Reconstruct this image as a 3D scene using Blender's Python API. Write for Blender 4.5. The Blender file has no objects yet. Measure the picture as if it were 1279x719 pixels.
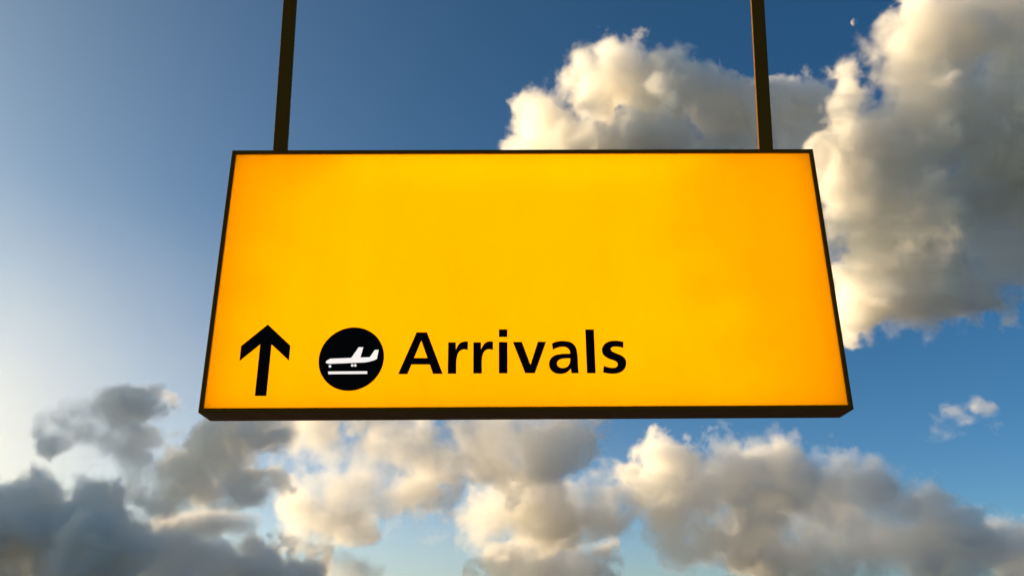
import bpy, bmesh, math, random
from mathutils import Vector, Matrix

sc = bpy.context.scene
COL = sc.collection
R = math.radians

# ------------------------------------------------------------------ camera
F_PX, IMG_W, IMG_H = 1059.3, 1279.0, 719.0          # focal length in photograph pixels
SIGN_Z = 2.32                                       # underside of the sign above ground
CAM = Vector((-0.0833, -3.04996, SIGN_Z - 0.71958))
YAW, PITCH, ROLL = R(0.589), R(21.5255), R(-0.438)
FWD = Vector((math.sin(YAW) * math.cos(PITCH), math.cos(YAW) * math.cos(PITCH), math.sin(PITCH)))
_rt = Vector((math.cos(YAW), -math.sin(YAW), 0)); _up = _rt.cross(FWD)
RT = _rt * math.cos(ROLL) + _up * math.sin(ROLL)
UP = -_rt * math.sin(ROLL) + _up * math.cos(ROLL)
cd = bpy.data.cameras.new('camera'); cam = bpy.data.objects.new('camera', cd); COL.objects.link(cam)
m3 = Matrix((RT, UP, -FWD)).transposed()
cam.matrix_world = Matrix.Translation(CAM) @ m3.to_4x4()
cd.sensor_width = 36.0; cd.lens = 36.0 * F_PX / IMG_W
cd.clip_start = 0.05; cd.clip_end = 200000.0
sc.camera = cam

# ------------------------------------------------------------------ light
SUN_AZ, SUN_EL = R(-72), R(10)                      # azimuth from +Y, clockwise
SUN_DIR = Vector((math.sin(SUN_AZ) * math.cos(SUN_EL), math.cos(SUN_AZ) * math.cos(SUN_EL), math.sin(SUN_EL)))
w = bpy.data.worlds.new('World'); sc.world = w; w.use_nodes = True
wn, wl = w.node_tree.nodes, w.node_tree.links
bg = wn['Background']; bg.inputs[1].default_value = 0.075
sky = wn.new('ShaderNodeTexSky'); sky.sky_type = 'NISHITA'; sky.sun_disc = False
sky.sun_elevation = SUN_EL; sky.sun_rotation = SUN_AZ
sky.altitude = 0; sky.air_density = 0.4; sky.dust_density = 1.7; sky.ozone_density = 0.5
hs = wn.new('ShaderNodeHueSaturation'); hs.inputs['Saturation'].default_value = 1.42
wb = wn.new('ShaderNodeVectorMath'); wb.operation = 'MULTIPLY'; wb.inputs[1].default_value = (0.93, 1.11, 1.0)   # white balance
wl.new(sky.outputs[0], hs.inputs['Color']); wl.new(hs.outputs[0], wb.inputs[0]); wl.new(wb.outputs[0], bg.inputs[0])
sl = bpy.data.lights.new('sun', 'SUN'); sl.energy = 3.8; sl.angle = R(0.5); sl.color = (1.0, 0.73, 0.44)
sun = bpy.data.objects.new('sun', sl); COL.objects.link(sun)
sun.rotation_euler = (-SUN_DIR).to_track_quat('-Z', 'Y').to_euler()
sc.view_settings.view_transform = 'Standard'; sc.view_settings.look = 'None'
sc.view_settings.exposure = 1.3; sc.view_settings.gamma = 1.0
sc.view_settings.use_curve_mapping = False
sc.cycles.use_denoising = True
sc.cycles.use_adaptive_sampling = True; sc.cycles.adaptive_threshold = 0.03
sc.cycles.volume_bounces = 20; sc.cycles.max_bounces = 20; sc.cycles.volume_step_rate = 4.0

# ------------------------------------------------------------------ helpers
def mat(name, col=(0.5, 0.5, 0.5), rough=0.5, metal=0.0, spec=0.5):
    m = bpy.data.materials.new(name); m.use_nodes = True
    b = m.node_tree.nodes['Principled BSDF']
    b.inputs['Base Color'].default_value = (*col, 1); b.inputs['Roughness'].default_value = rough
    b.inputs['Metallic'].default_value = metal; b.inputs['Specular IOR Level'].default_value = spec
    return m

def link(o, parent=None):
    COL.objects.link(o)
    if parent: o.parent = parent
    return o

def mesh_obj(name, bm, material, parent=None):
    me = bpy.data.meshes.new(name); bm.to_mesh(me); bm.free()
    if material: me.materials.append(material)
    return link(bpy.data.objects.new(name, me), parent)

def prism(pts_front, pts_back):
    """closed solid between two matching loops of points"""
    bm = bmesh.new(); n = len(pts_front)
    a = [bm.verts.new(p) for p in pts_front]; b = [bm.verts.new(p) for p in pts_back]
    bm.faces.new(a); bm.faces.new(b[::-1])
    for i in range(n): bm.faces.new((a[i], b[i], b[(i + 1) % n], a[(i + 1) % n]))
    bmesh.ops.recalc_face_normals(bm, faces=bm.faces)
    return bm

def bevel(bm, w=0.002, seg=2):
    bmesh.ops.bevel(bm, geom=[e for e in bm.edges if len(e.link_faces) == 2 and e.calc_face_angle() > 0.5],
                    offset=w, segments=seg, affect='EDGES', profile=0.5)
    return bm

# ------------------------------------------------------------------ ground (below the frame, reaches the horizon)
gm = mat('asphalt', (0.05, 0.05, 0.052), 0.9)
nt = gm.node_tree; noi = nt.nodes.new('ShaderNodeTexNoise'); noi.inputs['Scale'].default_value = 3.0; noi.inputs['Detail'].default_value = 8
rmp = nt.nodes.new('ShaderNodeValToRGB'); rmp.color_ramp.elements[0].color = (0.035, 0.035, 0.037, 1); rmp.color_ramp.elements[1].color = (0.075, 0.073, 0.07, 1)
tcn = nt.nodes.new('ShaderNodeTexCoord'); nt.links.new(tcn.outputs['Object'], noi.inputs['Vector'])
nt.links.new(noi.outputs['Fac'], rmp.inputs[0]); nt.links.new(rmp.outputs[0], nt.nodes['Principled BSDF'].inputs['Base Color'])
bm = bmesh.new(); S = 30000.0
bm.faces.new([bm.verts.new(p) for p in ((-S, -S, 0), (S, -S, 0), (S, S, 0), (-S, S, 0))])
g = mesh_obj('ground', bm, gm); g['kind'] = 'structure'

# ------------------------------------------------------------------ the hanging sign
W, H, D = 2.4, 1.09707, 0.1392
FR = 0.016                                           # frame's front lip
bronze = mat('bronze_anodised', (0.15, 0.064, 0.003), 0.6, spec=0.05)
nt = bronze.node_tree; noi = nt.nodes.new('ShaderNodeTexNoise'); noi.inputs['Scale'].default_value = 14; noi.inputs['Detail'].default_value = 6
mr = nt.nodes.new('ShaderNodeMapRange'); mr.inputs[3].default_value = 0.34; mr.inputs[4].default_value = 0.55
tcn = nt.nodes.new('ShaderNodeTexCoord'); nt.links.new(tcn.outputs['Object'], noi.inputs['Vector'])
nt.links.new(noi.outputs['Fac'], mr.inputs[0]); nt.links.new(mr.outputs[0], nt.nodes['Principled BSDF'].inputs['Roughness'])
vinyl = mat('black_vinyl', (0.002, 0.0015, 0.0015), 0.7, spec=0.1)
white_in = mat('white_interior', (0.75, 0.75, 0.73), 0.9)

sign = bpy.data.objects.new('hanging_sign', None); COL.objects.link(sign)
sign.location = (0, 0, SIGN_Z)
sign['label'] = 'backlit yellow lightbox sign reading Arrivals, hung on two dark bronze posts'
sign['category'] = 'sign'

# frame rails, mitred, running the full depth
x0, x1, z0, z1 = -W / 2, W / 2, 0.0, H
def rail(o0, o1, i1, i0):
    f = [Vector((p[0], 0, p[1])) for p in (o0, o1, i1, i0)]
    return prism(f, [p + Vector((0, D, 0)) for p in f])
g_ = 0.0004
f_ = FR
for nm, q in (('frame_rail', ((x0 + g_, z0), (x1 - g_, z0), (x1 - f_ - g_, z0 + f_), (x0 + f_ + g_, z0 + f_))),
              ('frame_rail', ((x0 + g_, z1), (x1 - g_, z1), (x1 - f_ - g_, z1 - f_), (x0 + f_ + g_, z1 - f_))),
              ('frame_rail', ((x0, z0 + g_), (x0, z1 - g_), (x0 + f_, z1 - f_ - g_), (x0 + f_, z0 + f_ + g_))),
              ('frame_rail', ((x1, z0 + g_), (x1, z1 - g_), (x1 - f_, z1 - f_ - g_), (x1 - f_, z0 + f_ + g_)))):
    mesh_obj(nm, bevel(rail(*q), 0.0015, 2), bronze, sign)

def slab(xa, xb, ya, yb, za, zb):
    return prism([(xa, ya, za), (xb, ya, za), (xb, ya, zb), (xa, ya, zb)], [(xa, yb, za), (xb, yb, za), (xb, yb, zb), (xa, yb, zb)])
# translucent acrylic face, lit from behind by the tubes
acr = bpy.data.materials.new('yellow_acrylic'); acr.use_nodes = True
nt = acr.node_tree; nt.nodes.remove(nt.nodes['Principled BSDF']); out = nt.nodes['Material Output']
tr = nt.nodes.new('ShaderNodeBsdfTranslucent'); tr.inputs[0].default_value = (0.92, 0.30, 0.0, 1)
df = nt.nodes.new('ShaderNodeBsdfDiffuse'); df.inputs[0].default_value = (0.75, 0.24, 0.0, 1)
noi = nt.nodes.new('ShaderNodeTexNoise'); noi.inputs['Scale'].default_value = 2.6; noi.inputs['Detail'].default_value = 9; noi.inputs['Roughness'].default_value = 0.62
mp = nt.nodes.new('ShaderNodeMapping'); mp.inputs['Scale'].default_value = (1.6, 1.0, 0.5); tcn = nt.nodes.new('ShaderNodeTexCoord')
rp = nt.nodes.new('ShaderNodeValToRGB'); rp.color_ramp.elements[0].position = 0.3; rp.color_ramp.elements[1].position = 0.7
rp.color_ramp.elements[0].color = (0.88, 0.278, 0.0, 1); rp.color_ramp.elements[1].color = (0.94, 0.305, 0.0, 1)
nt.links.new(tcn.outputs['Object'], mp.inputs[0]); nt.links.new(mp.outputs[0], noi.inputs['Vector']); nt.links.new(noi.outputs['Fac'], rp.inputs[0]); nt.links.new(rp.outputs[0], tr.inputs[0])
mx = nt.nodes.new('ShaderNodeMixShader'); mx.inputs[0].default_value = 0.12
nt.links.new(tr.outputs[0], mx.inputs[1]); nt.links.new(df.outputs[0], mx.inputs[2]); nt.links.new(mx.outputs[0], out.inputs[0])
bm = bmesh.new()
PY = 0.006
bm.faces.new([bm.verts.new(p) for p in ((x0 + f_, PY, z0 + f_), (x1 - f_, PY, z0 + f_), (x1 - f_, PY, z1 - f_), (x0 + f_, PY, z1 - f_))])
mesh_obj('face_panel', bm, acr, sign)
mesh_obj('back_panel', slab(x0 + f_, x1 - f_, D - 0.008, D - 0.003, z0 + f_, z1 - f_), white_in, sign)
def emit(name, col, s):
    m = bpy.data.materials.new(name); m.use_nodes = True
    nt = m.node_tree; nt.nodes.remove(nt.nodes['Principled BSDF'])
    e = nt.nodes.new('ShaderNodeEmission'); e.inputs[0].default_value = (*col, 1); e.inputs[1].default_value = s
    nt.links.new(e.outputs[0], nt.nodes['Material Output'].inputs[0]); return m
tube_short = emit('short_tube_glow', (1.0, 0.98, 0.94), 0.85)  # strengths differ only to grade the brightness of the face
tube_top = emit('top_tube_glow', (1.0, 0.98, 0.94), 1.5)
tube_long = emit('long_tube_glow', (1.0, 0.98, 0.94), 1.42)
def tube(xa, xb, z, m, r=0.013, y=0.09):
    bm = bmesh.new()
    bmesh.ops.create_cone(bm, cap_ends=True, segments=12, radius1=r, radius2=r, depth=xb - xa,
                          matrix=Matrix.Translation(((xa + xb) / 2, y, z)) @ Matrix.Rotation(R(90), 4, 'Y'))
    return mesh_obj('fluorescent_tube', bm, m, sign)
for z in (0.075, 0.195, 0.315, 0.43, 0.55, 0.67, 0.785, 0.905, 1.02):
    tube(-1.172, 1.165, z, tube_long)
for z, xa, xb in ((0.045, -1.1, 0.85), (0.135, -1.13, 0.95), (0.255, -1.05, 0.72), (0.37, -1.13, 0.88), (0.49, -1.0, 0.6), (0.61, -1.12, 0.78),
                  (0.73, -0.9, 0.55), (0.845, -1.0, 0.7), (0.96, -0.85, 0.62)):
    tube(xa, xb, z, tube_short)  # unseen short tubes, added so the face dims towards its ends
tube(-0.75, 0.75, 1.05, tube_top); tube(-0.5, 0.5, 0.985, tube_short)  # added to brighten the upper middle of the face
# unseen white lining, added to keep the face bright at its edges
L = 0.003
for xa, xb, za, zb in ((x0 + f_ + 0.0005, x0 + f_ + L, z0 + f_ + L, z1 - f_ - L), (x1 - f_ - L, x1 - f_ - 0.0005, z0 + f_ + L, z1 - f_ - L),
                       (x0 + f_ + L, x1 - f_ - L, z0 + f_ + 0.0005, z0 + f_ + L), (x0 + f_ + L, x1 - f_ - L, z1 - f_ - L, z1 - f_ - 0.0005)):
    mesh_obj('reflective_lining', slab(xa, xb, PY + 0.002, D - 0.009, za, zb), white_in, sign)

# hanger posts, splayed a little, up to the gantry beam
PW, PY0, PY1, PH = 0.059, 0.03, 0.046, 2.6
def post(xb, slope):
    xt = xb + slope * PH
    f = [(xb - PW / 2, PY0, z1 + 0.0005), (xb + PW / 2, PY0, z1 + 0.0005), (xt + PW / 2, PY0, z1 + PH), (xt - PW / 2, PY0, z1 + PH)]
    return bevel(prism(f, [(p[0], PY1, p[2]) for p in f]), 0.002, 2)
mesh_obj('hanger_post', post(-1.0125, -0.0357), bronze, sign)
mesh_obj('hanger_post', post(1.0155, 0.0677), bronze, sign)
mesh_obj('top_rail', bevel(slab(-1.35, 1.45, 0.0, 0.08, z1 + PH + 0.0005, z1 + PH + 0.1), 0.003, 2), bronze, sign)

# ---- lettering and symbols, given as outlines in the sign's own plane
def plane_pt(px, py):
    d = FWD * F_PX + RT * (px - 639.5) + UP * (359.5 - py)
    t = (PY - 0.001 - CAM.y) / d.y
    p = CAM + d * t
    return (p.x, p.z - SIGN_Z)
def outline(pts, ox, oy, s):
    return [plane_pt(ox + x / s, oy + y / s) for x, y in pts]
def cutout(name, loops, material, y, th=0.0012, parent=sign):
    cu = bpy.data.curves.new(name, 'CURVE'); cu.dimensions = '2D'; cu.fill_mode = 'BOTH'; cu.extrude = th / 2
    for lp in loops:
        sp = cu.splines.new('POLY'); sp.points.add(len(lp) - 1); sp.use_cyclic_u = True
        for k, (a, b) in enumerate(lp): sp.points[k].co = (a, b, 0, 1)
    tmp = bpy.data.objects.new(name + '_tmp', cu); COL.objects.link(tmp)
    bpy.context.view_layer.update()
    me = bpy.data.meshes.new_from_object(tmp.evaluated_get(bpy.context.evaluated_depsgraph_get()))
    bpy.data.objects.remove(tmp); bpy.data.curves.remove(cu)
    me.transform(Matrix.Translation((0, y, 0)) @ Matrix.Rotation(R(90), 4, 'X'))
    me.materials.clear(); me.materials.append(material)
    o = bpy.data.objects.new(name, me); return link(o, parent)

def smooth(pts, sharp=50):
    """one pass of Catmull-Rom refinement that keeps corners sharper than `sharp` degrees"""
    n = len(pts); outp = []
    def cor(i):
        a = Vector(pts[i]) - Vector(pts[i - 1]); b = Vector(pts[(i + 1) % n]) - Vector(pts[i])
        return math.degrees(a.angle(b)) > sharp
    c = [cor(i) for i in range(n)]
    for i in range(n):
        p1, p2 = Vector(pts[i]), Vector(pts[(i + 1) % n])
        p0 = Vector(pts[i - 1]); p3 = Vector(pts[(i + 2) % n])
        outp.append(tuple(p1))
        if (p2 - p1).length > 80: continue
        if c[i]: p0 = p1 * 2 - p2 if c[(i + 1) % n] else p1
        if c[(i + 1) % n]: p3 = p2
        for t in (1 / 3, 2 / 3):
            q = 0.5 * ((2 * p1) + (p2 - p0) * t + (2 * p0 - 5 * p1 + 4 * p2 - p3) * t * t + (3 * p1 - p0 - 3 * p2 + p3) * t ** 3)
            outp.append(tuple(q))
    return outp

LS = 9.587
GA = [[(22, 622), (243, 123), (368, 123), (556, 620), (438, 620), (402, 507), (182, 507), (134, 622)],
      [(212, 430), (300, 222), (373, 430)]]
GR1 = [smooth([(615, 618), (622, 242), (712, 242), (714, 330), (735, 285), (762, 252), (797, 236), (830, 231), (860, 236), (855, 334),
        (835, 328), (808, 326), (780, 333), (755, 352), (735, 385), (724, 430), (719, 480), (718, 618)])]
GR2 = [smooth([(58, 615), (60, 241), (152, 241), (152, 326), (170, 290), (195, 255), (225, 237), (260, 230), (296, 234), (295, 334),
        (270, 326), (245, 325), (215, 332), (192, 350), (174, 385), (164, 430), (161, 480), (162, 615)])]
GI = [[(365, 87), (467, 87), (467, 178), (366, 178)], [(364, 239), (468, 239), (469, 613), (365, 613)]]
GV = [[(533, 238), (641, 238), (744, 512), (831, 236), (931, 236), (797, 611), (681, 611)]]
GA2 = [smooth([(138, 255), (175, 240), (215, 230), (265, 226), (320, 230), (365, 243), (400, 268), (425, 305), (440, 360), (447, 420),
        (450, 500), (455, 570), (459, 611), (373, 611), (363, 556), (335, 588), (305, 607), (270, 617), (230, 620), (185, 613),
        (145, 592), (117, 560), (104, 520), (105, 480), (118, 445), (145, 415), (185, 394), (235, 383), (290, 379), (355, 378),
        (354, 355), (344, 330), (325, 309), (300, 298), (265, 295), (225, 300), (185, 312), (147, 334)]),
       smooth([(357, 433), (300, 434), (255, 440), (222, 453), (204, 475), (199, 500), (207, 524), (228, 542), (258, 550), (295, 546),
        (325, 530), (345, 503), (355, 470)])]
GL = [[(537, 88), (640, 88), (662, 611), (557, 611)]]
GS = [smooth([(995, 238), (960, 230), (925, 224), (885, 223), (840, 228), (795, 243), (760, 272), (740, 308), (737, 345), (750, 385),
        (778, 414), (820, 438), (865, 453), (900, 468), (920, 488), (925, 512), (915, 533), (893, 545), (862, 548), (825, 543),
        (790, 534), (757, 523), (751, 602), (800, 613), (860, 618), (920, 613), (970, 594), (1008, 560), (1026, 515), (1027, 470),
        (1010, 432), (975, 402), (925, 380), (880, 363), (852, 345), (841, 325), (848, 307), (870, 296), (905, 293), (950, 298), (993, 308)])]
YL = PY - 0.0012
for loops, ox in ((GA, 495), (GR1, 495), (GR2, 585), (GI, 585), (GV, 585), (GA2, 675), (GL, 675), (GS, 675)):
    cutout('letter', [outline(lp, ox, 402, LS) for lp in loops], vinyl, YL)
AS = 7.19
cutout('arrow', [outline([(321, 36), (523, 226), (510, 361), (354, 215), (307, 677), (203, 677), (252, 214), (66, 364), (80, 230)], 290, 400, AS)], vinyl, YL)
disc = [(351 + 294 * math.cos(t), 347 - 284.5 * math.sin(t + R(5.4))) for t in [k * 2 * math.pi / 96 for k in range(96)]]
emb = cutout('round_emblem', [outline(disc, 390, 400, AS)], vinyl, YL)
white_lit = emit('white_lit_film', (1.0, 0.94, 0.91), 0.39)
YW = YL - 0.0014
plane_pts = [(121, 374), (130, 362), (162, 344), (352, 336), (418, 241), (459, 241), (433, 333), (518, 330), (562, 266), (597, 264),
             (581, 346), (550, 360), (518, 369), (475, 377), (300, 384), (165, 389), (140, 388), (126, 382)]
cutout('aeroplane_silhouette', [outline(plane_pts, 390, 400, AS)], white_lit, YW, 0.0008, emb)
for cx, cy in ((160, 412), (360, 404), (387, 404)):
    cutout('wheel', [outline([(cx + 11.5 * math.cos(k * math.pi / 10), cy + 11.5 * math.sin(k * math.pi / 10)) for k in range(20)], 390, 400, AS)], white_lit, YW, 0.0008, emb)
cutout('runway_bar', [outline([(143, 459), (494, 456), (494, 480), (146, 483)], 390, 400, AS)], white_lit, YW, 0.0008, emb)

# ------------------------------------------------------------------ clouds: real volumes, kilometres away
vm = bpy.data.materials.new('cloud_droplets'); vm.use_nodes = True
nt = vm.node_tree; nt.nodes.remove(nt.nodes['Principled BSDF'])
pv = nt.nodes.new('ShaderNodeVolumePrincipled'); pv.inputs['Color'].default_value = (1.0, 0.988, 0.962, 1)
pv.inputs['Density'].default_value = 0.001; pv.inputs['Anisotropy'].default_value = 0.1
nt.links.new(pv.outputs[0], nt.nodes['Material Output'].inputs['Volume'])

class GN:
    """tiny builder for geometry-node fields"""
    def __init__(s, name):
        s.t = bpy.data.node_groups.new(name, 'GeometryNodeTree')
        s.t.interface.new_socket('Geometry', in_out='OUTPUT', socket_type='NodeSocketGeometry')
    def n(s, kind, **kw):
        nd = s.t.nodes.new(kind)
        for k, v in kw.items(): setattr(nd, k, v)
        return nd
    def put(s, nd, i, v):
        if hasattr(v, 'is_output'): s.t.links.new(v, nd.inputs[i])
        else: nd.inputs[i].default_value = v
    def m(s, op, *a):
        nd = s.n('ShaderNodeMath', operation=op)
        for i, v in enumerate(a): s.put(nd, i, v)
        return nd.outputs[0]
    def v(s, op, *a, out=0):
        nd = s.n('ShaderNodeVectorMath', operation=op)
        for i, v in enumerate(a): s.put(nd, i if op != 'SCALE' or i == 0 else 3, v)
        return nd.outputs[out]
    def noise(s, vec, scale, detail, rough, off=0.0, col=False):
        nd = s.n('ShaderNodeTexNoise'); nd.inputs['Scale'].default_value = scale
        nd.inputs['Detail'].default_value = detail; nd.inputs['Roughness'].default_value = rough
        s.t.links.new(s.v('ADD', vec, (off, off * 0.7, -off * 1.3)), nd.inputs['Vector'])
        return nd.outputs['Color' if col else 'Fac']
    def vor(s, vec, scale, off=0.0):
        nd = s.n('ShaderNodeTexVoronoi', feature='F1'); nd.inputs['Scale'].default_value = scale
        s.t.links.new(s.v('ADD', vec, (off, off * 0.7, -off * 1.3)), nd.inputs['Vector'])
        return nd.outputs['Distance']

def cloud(name, label, dist, blobs, seed=1.0, mfp=9.0, edge=10.0, warp=16.0, warp_size=90.0, bill=8.0, bill_size=42.0,
          fbm=68.0, fbm_size=90.0, soft=48.0, grow=8.0, k=12.0, vox=1.5, dvox=2.6, pad=34.0, pw=1.0, thick=1.0):
    """blobs: (x, y, radius_x, radius_z[, depth, depth_radius]) in the photograph's angular units (1 unit = dist / F_PX metres);
    mfp, edge and the noise sizes are in the same units."""
    S = dist / F_PX
    cx = sum(b[0] for b in blobs) / len(blobs); cy = sum(b[1] for b in blobs) / len(blobs)
    g = GN(name)
    q0 = g.v('SCALE', g.n('GeometryNodeInputPosition').outputs[0], 1.0 / S)
    wv = g.v('SCALE', g.v('SUBTRACT', g.noise(q0, 1.0 / warp_size, 1.0, 0.55, 11.3 * seed * warp_size, True), (0.5, 0.5, 0.5)), warp * 2)
    wv2 = g.v('SCALE', g.v('SUBTRACT', g.noise(q0, 3.2 / warp_size, 0.0, 0.6, 17.3 * seed * warp_size, True), (0.5, 0.5, 0.5)), warp)
    q = g.v('ADD', g.v('ADD', q0, wv), wv2)
    d = None; lo = [1e9] * 3; hi = [-1e9] * 3
    for b in blobs:
        x, y, rx, rz = b[:4]; dep = b[4] if len(b) > 4 else 0.0; ry = b[5] if len(b) > 5 else 0.5 * (rx + rz) * thick
        c = (x - cx, dep, cy - y); r = (rx, ry, rz)
        for i in range(3): lo[i] = min(lo[i], c[i] - r[i]); hi[i] = max(hi[i], c[i] + r[i])
        ln = g.v('LENGTH', g.v('MULTIPLY', g.v('SUBTRACT', q, c), tuple(1.0 / a for a in r)), out=1)
        di = g.m('MULTIPLY', g.m('SUBTRACT', 1.0, ln), min(r))
        d = di if d is None else g.m('SMOOTH_MAX', d, di, k)
    b1 = g.m('SUBTRACT', g.m('ABSOLUTE', g.m('SUBTRACT', g.noise(q, 1.0 / bill_size, 0.0, 0.5, 3.1 * seed * bill_size), 0.5)), 0.12)
    b2 = g.m('SUBTRACT', g.m('ABSOLUTE', g.m('SUBTRACT', g.noise(q, 2.3 / bill_size, 0.0, 0.5, 5.7 * seed * bill_size), 0.5)), 0.12)
    n1 = g.m('SUBTRACT', g.noise(g.v('ADD', q0, wv2), 1.0 / fbm_size, 7.0, 0.71, 7.9 * seed * fbm_size), 0.5)
    s_ = g.m('ADD', g.m('ADD', d, grow), g.m('MULTIPLY', b1, bill * 4.0))
    s_ = g.m('ADD', s_, g.m('MULTIPLY', b2, bill * 1.9))
    s_ = g.m('ADD', s_, g.m('MULTIPLY', n1, fbm * 2.0))
    # thin out towards the limits of the grid so that no cloud is cut off
    mid = tuple((lo[i] + hi[i]) / 2 for i in range(3)); half = tuple((hi[i] - lo[i]) / 2 + pad for i in range(3))
    sx = g.n('ShaderNodeSeparateXYZ'); g.t.links.new(g.v('SUBTRACT', half, g.v('ABSOLUTE', g.v('SUBTRACT', q0, mid))), sx.inputs[0])
    e_ = g.m('MINIMUM', g.m('MINIMUM', sx.outputs[0], sx.outputs[1]), sx.outputs[2])
    s_ = g.m('SUBTRACT', s_, g.m('MULTIPLY', g.m('MAXIMUM', g.m('SUBTRACT', 24.0, e_), 0.0), 2.0))
    # the edge is crisp in some places and frayed in others
    mr = g.n('ShaderNodeMapRange'); g.t.links.new(g.noise(q0, 0.9 / warp_size, 0.0, 0.5, 23.1 * seed * warp_size), mr.inputs[0])
    for i_, v_ in ((1, 0.42), (2, 0.66), (3, edge), (4, soft)): mr.inputs[i_].default_value = v_
    den = g.n('ShaderNodeClamp'); g.t.links.new(g.m('DIVIDE', s_, mr.outputs[0]), den.inputs[0])
    den = g.m('POWER', den.outputs[0], pw)
    den = g.m('MULTIPLY', den, 1000.0 / (mfp * S))      # extinction per kilometre
    vc = g.n('GeometryNodeVolumeCube')
    g.t.links.new(den, vc.inputs['Density'])
    vc.inputs['Min'].default_value = [(a - pad) * S for a in lo]; vc.inputs['Max'].default_value = [(a + pad) * S for a in hi]
    for i, a in enumerate('XYZ'):
        vc.inputs['Resolution ' + a].default_value = max(8, int((hi[i] - lo[i] + 2 * pad) / (dvox if i == 1 else vox)))
    sm = g.n('GeometryNodeSetMaterial'); sm.inputs['Material'].default_value = vm
    go = g.n('NodeGroupOutput'); g.t.links.new(vc.outputs[0], sm.inputs[0]); g.t.links.new(sm.outputs[0], go.inputs[0])
    vd = bpy.data.volumes.new(name); vd.materials.append(vm)
    o = bpy.data.objects.new(name, vd); COL.objects.link(o)
    pos = CAM + (FWD + RT * ((cx - 639.5) / F_PX) + UP * ((359.5 - cy) / F_PX)) * dist
    o.matrix_world = Matrix.Translation(pos) @ Matrix((RT, FWD, UP)).transposed().to_4x4()
    md = o.modifiers.new('cloud', 'NODES'); md.node_group = g.t; md.show_viewport = False
    o['label'] = label; o['category'] = 'cloud'
    return o

cloud('cumulus_cloud', 'bright cream cumulus tower rising behind the top edge of the sign', 3000,
      [(772, 90, 48, 46), (738, 112, 42, 50), (692, 160, 44, 38), (664, 182, 32, 24), (830, 125, 55, 55), (885, 140, 50, 48),
       (800, 190, 110, 50), (945, 155, 66, 52), (1000, 160, 48, 50), (900, 220, 130, 60), (720, 210, 70, 45),
       (850, 290, 150, 60), (950, 260, 90, 70), (790, 260, 90, 60)], seed=1.0, mfp=9, thick=0.8, grow=6, vox=1.35, edge=8, soft=34)  # lowest blobs, unseen behind the sign, added to shade the towering cloud
cloud('towering_cloud', 'huge grey towering cloud with cream patches touching the sign end away from the arrow', 2540,
      [(1158, 30, 38, 45), (1205, 40, 70, 60), (1268, 30, 70, 70), (1132, 95, 38, 45), (1062, 140, 20, 36), (1110, 170, 60, 55),
       (1180, 150, 90, 80), (1270, 160, 90, 90), (1085, 250, 50, 60), (1150, 270, 90, 80), (1240, 270, 90, 80), (1090, 330, 50, 60),
       (1130, 370, 65, 42), (1190, 350, 60, 42), (1260, 315, 60, 42), (1330, 150, 120, 150), (1080, 385, 35, 35), (1040, 215, 25, 55), (1052, 295, 30, 50), (1062, 400, 30, 24)],
      seed=2.0, vox=1.7, dvox=3.0, mfp=13, soft=60, thick=0.65, grow=9)
cloud('cloud_wisp', 'small torn white cloud wisp floating alone in deep blue sky', 3500,
      [(1222, 506, 20, 10), (1200, 520, 22, 8), (1176, 536, 22, 5)], seed=3.0, mfp=14, fbm=34, fbm_size=50, bill=4, warp=14, warp_size=50, grow=1)
cloud('heaped_cloud', 'broad heaped cloud with cream top and blue-grey base', 4000,
      [(830, 590, 38, 30), (870, 610, 50, 40), (930, 605, 55, 42), (990, 610, 55, 48), (1040, 640, 50, 50), (1095, 620, 40, 35),
       (1150, 640, 50, 35), (880, 660, 45, 45), (950, 670, 70, 50), (1020, 690, 70, 40), (1100, 680, 80, 45), (1180, 680, 60, 45),
       (1250, 690, 60, 35), (915, 562, 10, 15), (835, 555, 14, 14), (1100, 590, 15, 12)], seed=4.0, vox=1.6, dvox=2.6, mfp=16, soft=65, fbm=92, grow=9, thick=0.8)
cloud('ragged_cloud', 'long ragged grey and cream cloud just under the sign', 3500,
      [(400, 560, 45, 35), (460, 560, 60, 38), (530, 570, 60, 50), (600, 560, 60, 45), (670, 560, 50, 45), (715, 545, 35, 25),
       (440, 610, 60, 35), (390, 645, 35, 25), (520, 610, 50, 35), (480, 540, 60, 30), (640, 530, 90, 25)], seed=5.0, mfp=18, grow=15, soft=75, fbm=105, thick=0.6)
cloud('puffy_cloud', 'puffy cream cloud below the ragged cloud', 4200,
      [(700, 640, 45, 30), (650, 640, 50, 38), (765, 605, 25, 20), (610, 650, 30, 30), (740, 630, 35, 25)], seed=6.0, grow=13, fbm=90, mfp=14, soft=65, thick=0.8)
cloud('low_cloud', 'low grey cloud beneath the puffy cream cloud', 4600,
      [(690, 705, 60, 25), (740, 690, 25, 14), (650, 720, 60, 20)], seed=7.0)
cloud('torn_cloud', 'dark grey torn cloud trailing from the sign corner below the arrow', 2800,
      [(165, 510, 35, 20), (130, 545, 40, 20), (110, 535, 30, 14), (195, 550, 30, 15), (240, 580, 60, 28), (290, 560, 50, 30),
       (330, 545, 35, 20), (220, 610, 50, 22), (170, 620, 50, 15), (290, 600, 30, 20)], seed=8.0, mfp=12, fbm=90, soft=60, grow=8)
cloud('dark_cloud_bank', 'dark slate grey cloud bank low over the horizon', 2600,
      [(20, 645, 70, 34), (90, 656, 70, 32), (160, 685, 70, 30), (140, 712, 90, 34), (230, 707, 60, 22), (300, 714, 50, 13),
       (350, 718, 40, 9), (-70, 680, 90, 40), (-235, 620, 110, 90, 90, 120), (-350, 570, 130, 120, 150, 150)],  # last two blobs lie out of view, added to shade the bank and torn cloud
      seed=9.0, vox=1.8, dvox=3.2, mfp=9, edge=8, soft=36, fbm=85)
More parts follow.
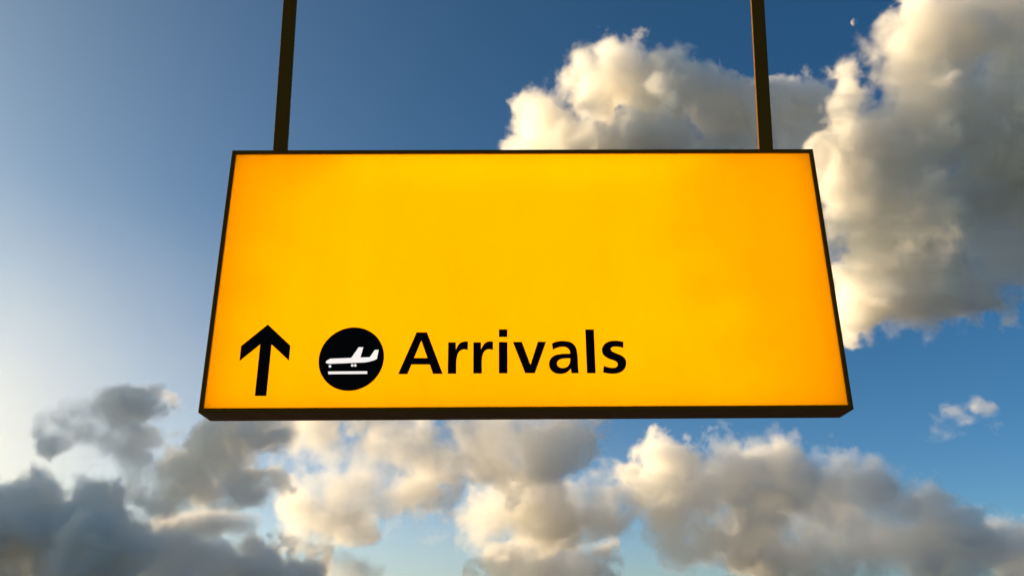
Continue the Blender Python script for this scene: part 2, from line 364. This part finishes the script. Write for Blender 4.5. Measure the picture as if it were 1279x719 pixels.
cloud('sunlit_streak', 'thin sunlit cream streak of cloud above the dark bank', 5200,
      [(245, 650, 40, 7), (285, 657, 25, 5)], seed=10.0, fbm=10, bill=3, fbm_size=40, warp=6, mfp=9)
cloud('glowing_cloud', 'golden lit cloud glowing behind the dark bank', 6000,
      [(0, 695, 60, 35), (-60, 700, 60, 40)], seed=11.0)
cloud('low_wisp', 'faint grey wisp low between the dark bank and the cream clouds', 4600,
      [(430, 712, 40, 8)], seed=12.0, fbm=12, bill=3, mfp=10)
cloud('sky_paling_veil', 'thin pale veil of haze added to whiten the sky behind the dark torn cloud and bank', 9000,
      [(-60, 680, 720, 520, 0, 420), (400, 760, 850, 280, 0, 300)], seed=13.0, mfp=430, edge=380, soft=480, fbm=70, fbm_size=330,
      warp=60, warp_size=300, bill=0, bill_size=150, k=80, vox=8, dvox=12, grow=0, pad=24, pw=1.6)  # added haze volume that pales the lower sky

# ------------------------------------------------------------------ the moon: a sphere far off, lit by the same sun, seen through the bright air
mm = bpy.data.materials.new('moon_dust'); mm.use_nodes = True
nt = mm.node_tree; nt.nodes.remove(nt.nodes['Principled BSDF'])
df = nt.nodes.new('ShaderNodeBsdfDiffuse'); tp = nt.nodes.new('ShaderNodeBsdfTransparent'); ad = nt.nodes.new('ShaderNodeAddShader')
noi = nt.nodes.new('ShaderNodeTexNoise'); noi.inputs['Scale'].default_value = 3.0; noi.inputs['Detail'].default_value = 5.0
rp = nt.nodes.new('ShaderNodeValToRGB'); rp.color_ramp.elements[0].position = 0.35; rp.color_ramp.elements[1].position = 0.65
rp.color_ramp.elements[0].color = (0.10, 0.09, 0.085, 1); rp.color_ramp.elements[1].color = (0.30, 0.27, 0.25, 1)
geo = nt.nodes.new('ShaderNodeNewGeometry'); mxs = nt.nodes.new('ShaderNodeMixShader')
tcn = nt.nodes.new('ShaderNodeTexCoord'); nt.links.new(tcn.outputs['Generated'], noi.inputs['Vector'])
nt.links.new(noi.outputs['Fac'], rp.inputs[0]); nt.links.new(rp.outputs[0], df.inputs[0])
nt.links.new(df.outputs[0], ad.inputs[0]); nt.links.new(tp.outputs[0], ad.inputs[1])
nt.links.new(geo.outputs['Backfacing'], mxs.inputs[0]); nt.links.new(ad.outputs[0], mxs.inputs[1]); nt.links.new(tp.outputs[0], mxs.inputs[2])
nt.links.new(mxs.outputs[0], nt.nodes['Material Output'].inputs[0])
bm = bmesh.new(); bmesh.ops.create_icosphere(bm, subdivisions=4, radius=4.7 * 60000 / F_PX)
for f in bm.faces: f.smooth = True
moon = mesh_obj('moon', bm, mm)
moon.location = CAM + (FWD + RT * ((1067.5 - 639.5) / F_PX) + UP * ((359.5 - 28) / F_PX)) * 60000
moon['label'] = 'tiny pale half moon in the dark blue gap between clouds'; moon['category'] = 'moon'
